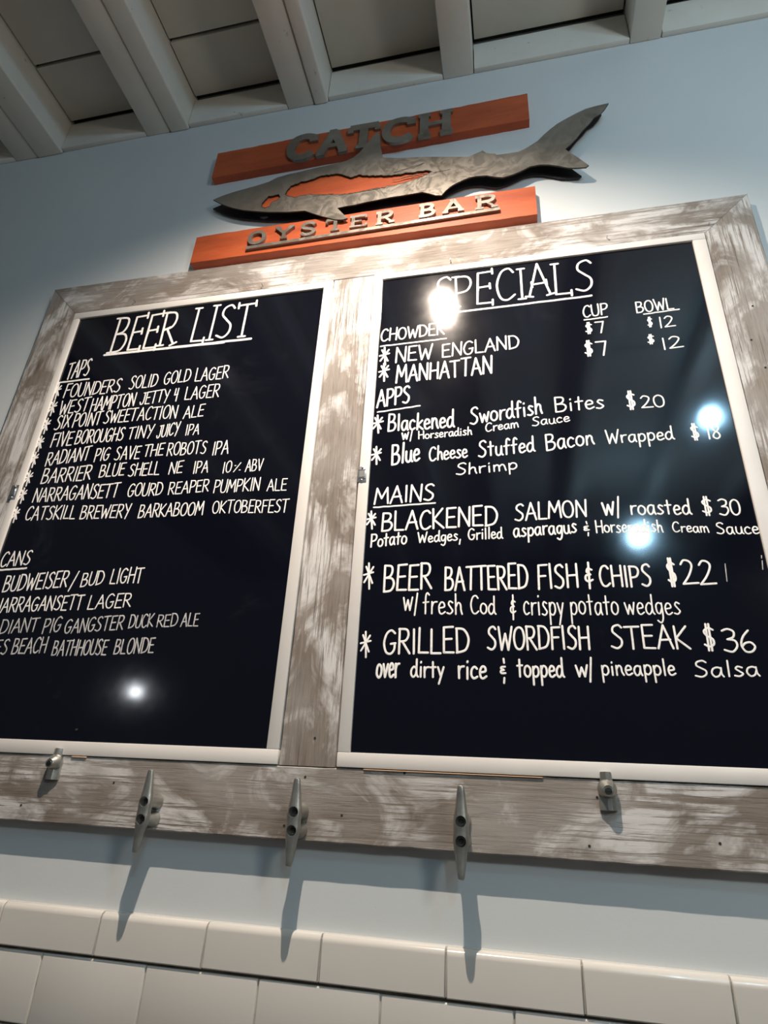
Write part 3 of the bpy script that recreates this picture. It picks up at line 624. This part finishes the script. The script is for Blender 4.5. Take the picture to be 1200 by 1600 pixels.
# ------------------------------------------------------------------ the steel fish
F1, F2 = .8385, .8600
OUT = [(333,312),(347,306),(365,300),(383,295),(401,290),(420,284),(434,277),(452,272),(470,268),(490,263),(509,259),(527,255),(542,251),(552,246),(562,238),(572,226),(583,213),(592,205),(594,214),(595,230),(598,246),
 (620,247),(645,246),(668,245),(690,245),(712,245),(732,245),(741,241),(748,238),(754,235),(760,239),(767,240),(774,240),(776,242),(792,240),(810,237),(819,233),(829,227),(840,220),(849,211),(858,203),(871,193),(885,185),(900,177),(915,170),(933,165),(951,161),
 (945,170),(938,178),(928,184),(921,193),(912,202),(906,209),(900,217),(892,225),(883,233),(892,239),(900,244),(910,251),(920,258),(916,261),(902,262),(888,262),(872,259),(858,257),(843,257),(828,260),(812,268),(800,273),(786,277),(772,276),(760,274),(744,275),(734,277),(726,280),(711,287),(703,292),(696,298),(690,305),(681,305),(670,302),(660,300),(648,302),(630,305),(610,308),(590,312),(570,316),(554,320),(540,322),(527,325),(533,331),(539,337),(543,341),(534,343),(524,343),(512,340),(500,337),(488,333),(476,329),(464,330),(450,331),(434,331),(419,331),(404,330),(390,329),(380,328),(365,325),(355,322),(347,319)]
HOLE1 = [(446,303),(448,298),(452,293),(458,289),(464,287),(470,284),(478,283),(486,281),(494,278),(498,276),(506,274),(514,273),(520,272),(527,271),(534,272),(541,275),(548,277),(554,275),(560,273),(570,274),(580,274),(592,274),(605,274),(616,273),(626,272),(634,270),(642,269),(655,268),(668,266),(675,268),(668,272),(660,276),(650,280),(638,283),(626,287),(612,290),(600,293),(588,294),(574,297),(562,300),(550,302),(542,303),(530,304),(518,304),(506,304),(494,304),(482,304),(470,306),(460,308),(452,307)]
HOLE2 = [(408,322),(412,314),(419,307),(428,305),(436,304),(438,308),(432,313),(424,317),(421,322),(414,325)]
SLIT1 = [(489.0,305.8),(505,304.9),(520,303.2),(520,305.2),(505,307),(489,307.8)]
SLIT2 = [(656,262),(668,257),(664,262.5),(652,265)]
def uz(pts, Y): return [(p.x, p.z) for p in (up(u, v, Y) for u, v in pts)]
def jag(pts, a, seed):
    rg = random.Random(seed); out = []
    for i, p in enumerate(pts):
        q = pts[(i + 1) % len(pts)]; L = math.hypot(p[0] - q[0], p[1] - q[1]); n = max(1, int(L / 3))
        for k in range(n):
            t = k / n; out.append((p[0] + (q[0] - p[0]) * t + (rg.uniform(-a, a)), p[1] + (q[1] - p[1]) * t + rg.uniform(-a, a)))
    return out
fish = root('fish_sculpture', (0, 0, 0), 'cut steel shark-like fish with orange showing through ragged cutouts, between the orange planks', 'sculpture')
H1, H2 = jag(HOLE1, .75, 1), jag(HOLE2, .6, 2)
prism('front_plate', M['steel'], fish, uz(OUT, F1), [uz(H1, F1), uz(H2, F1)], F1, F1 + .003, M['cut_edge'])
for crack in ([(600,274),(615,271),(630,266),(646,262),(663,255)], [(613,281),(624,280),(633,277),(642,275),(651,271),(662,273),(672,273),(688,268),(703,265)], [(489,306),(505,305),(521,303)], [(530,305),(555,301),(580,297),(602,293)]):
    z = [Vector(q) for q in uz(jag(crack, .5, 5)[:-4], F1)]; bm = bmesh.new()
    for a, b in zip(z, z[1:]):
        if (a - b).length > 1e-4: ribbon(bm, [a, b], .0008, F1, .0003)
    link('burnt_line', mesh_of(bm, 'burnt_line'), M['cut_edge'], fish)
# thin burnt rim around the cutouts
for hpts in (H1, H2):
    z = uz(hpts, F1); bm = bmesh.new()
    for i in range(len(z)):
        a, b = Vector(z[i]), Vector(z[(i + 1) % len(z)])
        if (a - b).length > 1e-4: ribbon(bm, [a, b], .00075, F1, .0003)
    link('cut_rim', mesh_of(bm, 'cut_rim'), M['cut_edge'], fish)
inl = [(405,322),(405,310),(420,300),(445,282),(480,274),(520,266),(600,266),(690,260),(695,272),(640,292),(560,308),(480,309),(430,320)]
o = prism('inlay_plate', M['orange'], fish, uz(inl, F1), [], F1 + .0042, F1 + .0062); o['label'] = 'orange painted plate seen through the cutouts'
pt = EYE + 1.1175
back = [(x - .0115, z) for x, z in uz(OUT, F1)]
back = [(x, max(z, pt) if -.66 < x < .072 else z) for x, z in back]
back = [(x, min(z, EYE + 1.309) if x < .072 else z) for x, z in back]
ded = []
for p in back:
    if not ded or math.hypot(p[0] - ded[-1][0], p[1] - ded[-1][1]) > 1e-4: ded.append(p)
o = prism('shadow_back_plate', M['back_steel'], fish, ded, [], F2, F2 + .003); o['label'] = 'dark backing plate of the same outline, with the fish shadow put into its colour'
for u, v in ((385, 312), (700, 262), (822, 245)):
    p = up(u, v, F1)
    link('spacer', mesh_of(tube_bm([(p.x, F1 + .002, p.z), (p.x, WALL - .0001, p.z)], [.004, .004], 12), 'spacer', 40), M['steel'], fish)

# ------------------------------------------------------------------ dock cleats and end hooks on the bottom board
def cleat_meshes():
    H_ = .050; st = .027
    zs = [-1, -.985, -.94, -.85, -.7, -.5, -.33, -.22, -.1, 0, .1, .22, .33, .5, .7, .85, .94, .985, 1]
    rad = [.0022, .0036, .0044, .0050, .0060, .0072, .0087, .0097, .0096, .0092, .0096, .0097, .0087, .0072, .0060, .0050, .0044, .0036, .0022]
    pts = [(0, -st - .003 * abs(z) ** 2, z * H_) for z in zs]
    bar = bmesh.new(); tube_bm(pts, rad, 24, .72, bar)
    bo = bpy.data.objects.new('tmp_bar', mesh_of(bar, 'bar', 60)); col.objects.link(bo)
    cut = bmesh.new()
    for s in (-1, 1):
        tube_bm([(0, -.06, s * .0105), (0, -st - .0020, s * .0105), (0, -st + .0020, s * .0105)], [.0063, .0063, .0040], 20, 1, cut)
    co = bpy.data.objects.new('tmp_cut', mesh_of(cut, 'cut')); col.objects.link(co)
    m_ = bo.modifiers.new('b', 'BOOLEAN'); m_.object = co; m_.operation = 'DIFFERENCE'; m_.solver = 'EXACT'
    bpy.context.view_layer.update()
    me = bpy.data.meshes.new_from_object(bo.evaluated_get(bpy.context.evaluated_depsgraph_get()))
    bpy.data.objects.remove(bo); bpy.data.objects.remove(co)
    for p in me.polygons: p.use_smooth = True
    me.set_sharp_from_angle(angle=math.radians(35))
    leg = mesh_of(tube_bm([(0, -st + .003, 0), (0, -.014, 0), (0, -.006, 0), (0, -.0025, 0), (0, 0, 0)], [.0086, .0080, .0084, .0098, .0102], 20), 'leg', 50)
    scr = mesh_of(tube_bm([(0, -st - .0002, 0), (0, -st + .0006, 0), (0, -st + .002, 0)], [.0022, .0034, .0034], 14), 'screw', 50)
    return me, leg, scr
bar_me, leg_me, scr_me = cleat_meshes()
for m_, k in ((bar_me, 'zinc'), (leg_me, 'zinc'), (scr_me, 'hole')): m_.materials.clear(); m_.materials.append(M[k])
def cleat(u, v, label):
    p = up(u, v, FY - .027); p.y = FY
    t = root('dock_cleat', p, label, 'cleat', 'upright metal dock cleats on the bottom board')
    link('horn_bar', bar_me, None, t)
    for s in (-1, 1):
        l = link('leg', leg_me, None, t); l.location.z = s * .0105
        l = link('screw', scr_me, None, t); l.location.z = s * .0105
cleat(225.5, 1266, 'leftmost of the three long upright metal cleats with two screw holes')
cleat(459, 1283, 'upright metal cleat below the middle upright of the frame, central of three')
cleat(720.5, 1299, 'rightmost and largest-looking of the three long upright metal cleats with two screw holes')
def hook(u, v, label, turn):
    p = up(u, v, FY - .012); p.y = FY
    t = root('stud_hook', p, label, 'hook', 'short stud hooks at the ends of the cleat row')
    bm = bmesh.new(); rings = []
    # flared base plate: narrow ridged head, broad foot
    prof = [(.0215, .0058), (.0200, .0066), (.014, .0066), (.010, .0080), (.002, .0108), (-.007, .0098), (-.016, .0104), (-.021, .0100)]
    for z, w in prof:
        rings.append([bm.verts.new(q) for q in ((-w, 0, z), (-w, -.004, z), (-w * .4, -.0065, z), (-w * .1, -.0085, z), (w * .3, -.0085, z), (w * .5, -.0060, z), (w, -.004, z), (w, 0, z))])
    for a, b in zip(rings, rings[1:]):
        for k in range(8): bm.faces.new((a[k], a[(k + 1) % 8], b[(k + 1) % 8], b[k]))
    bm.faces.new(rings[0]); bm.faces.new(list(reversed(rings[-1])))
    link('base_plate', mesh_of(bm, 'base_plate', 30), M['zinc'], t)
    c = bmesh.new(); tube_bm([(0, -.002, .002), (0, -.005, .002), (0, -.008, .0018), (0, -.011, .0012), (0, -.014, .0005), (0, -.0165, 0), (0, -.0170, 0)], [.0104, .0114, .0106, .0088, .0072, .0062, .0050], 24, 1, c)
    link('stud', mesh_of(c, 'stud', 50), M['zinc'], t)
    e = bmesh.new(); tube_bm([(0, -.0168, 0), (0, -.0177, 0)], [.0042, .0036], 16, 1, e); box_bm(-.0034, .0034, -.0182, -.0175, -.0005, .0005, bm=e)
    link('screw', mesh_of(e, 'screw', 50), M['hole'], t)
hook(80, 1193, 'small metal stud hook at the far left end of the bottom board', 0)
hook(950, 1236, 'small metal stud hook at the right end of the cleat row', 0)
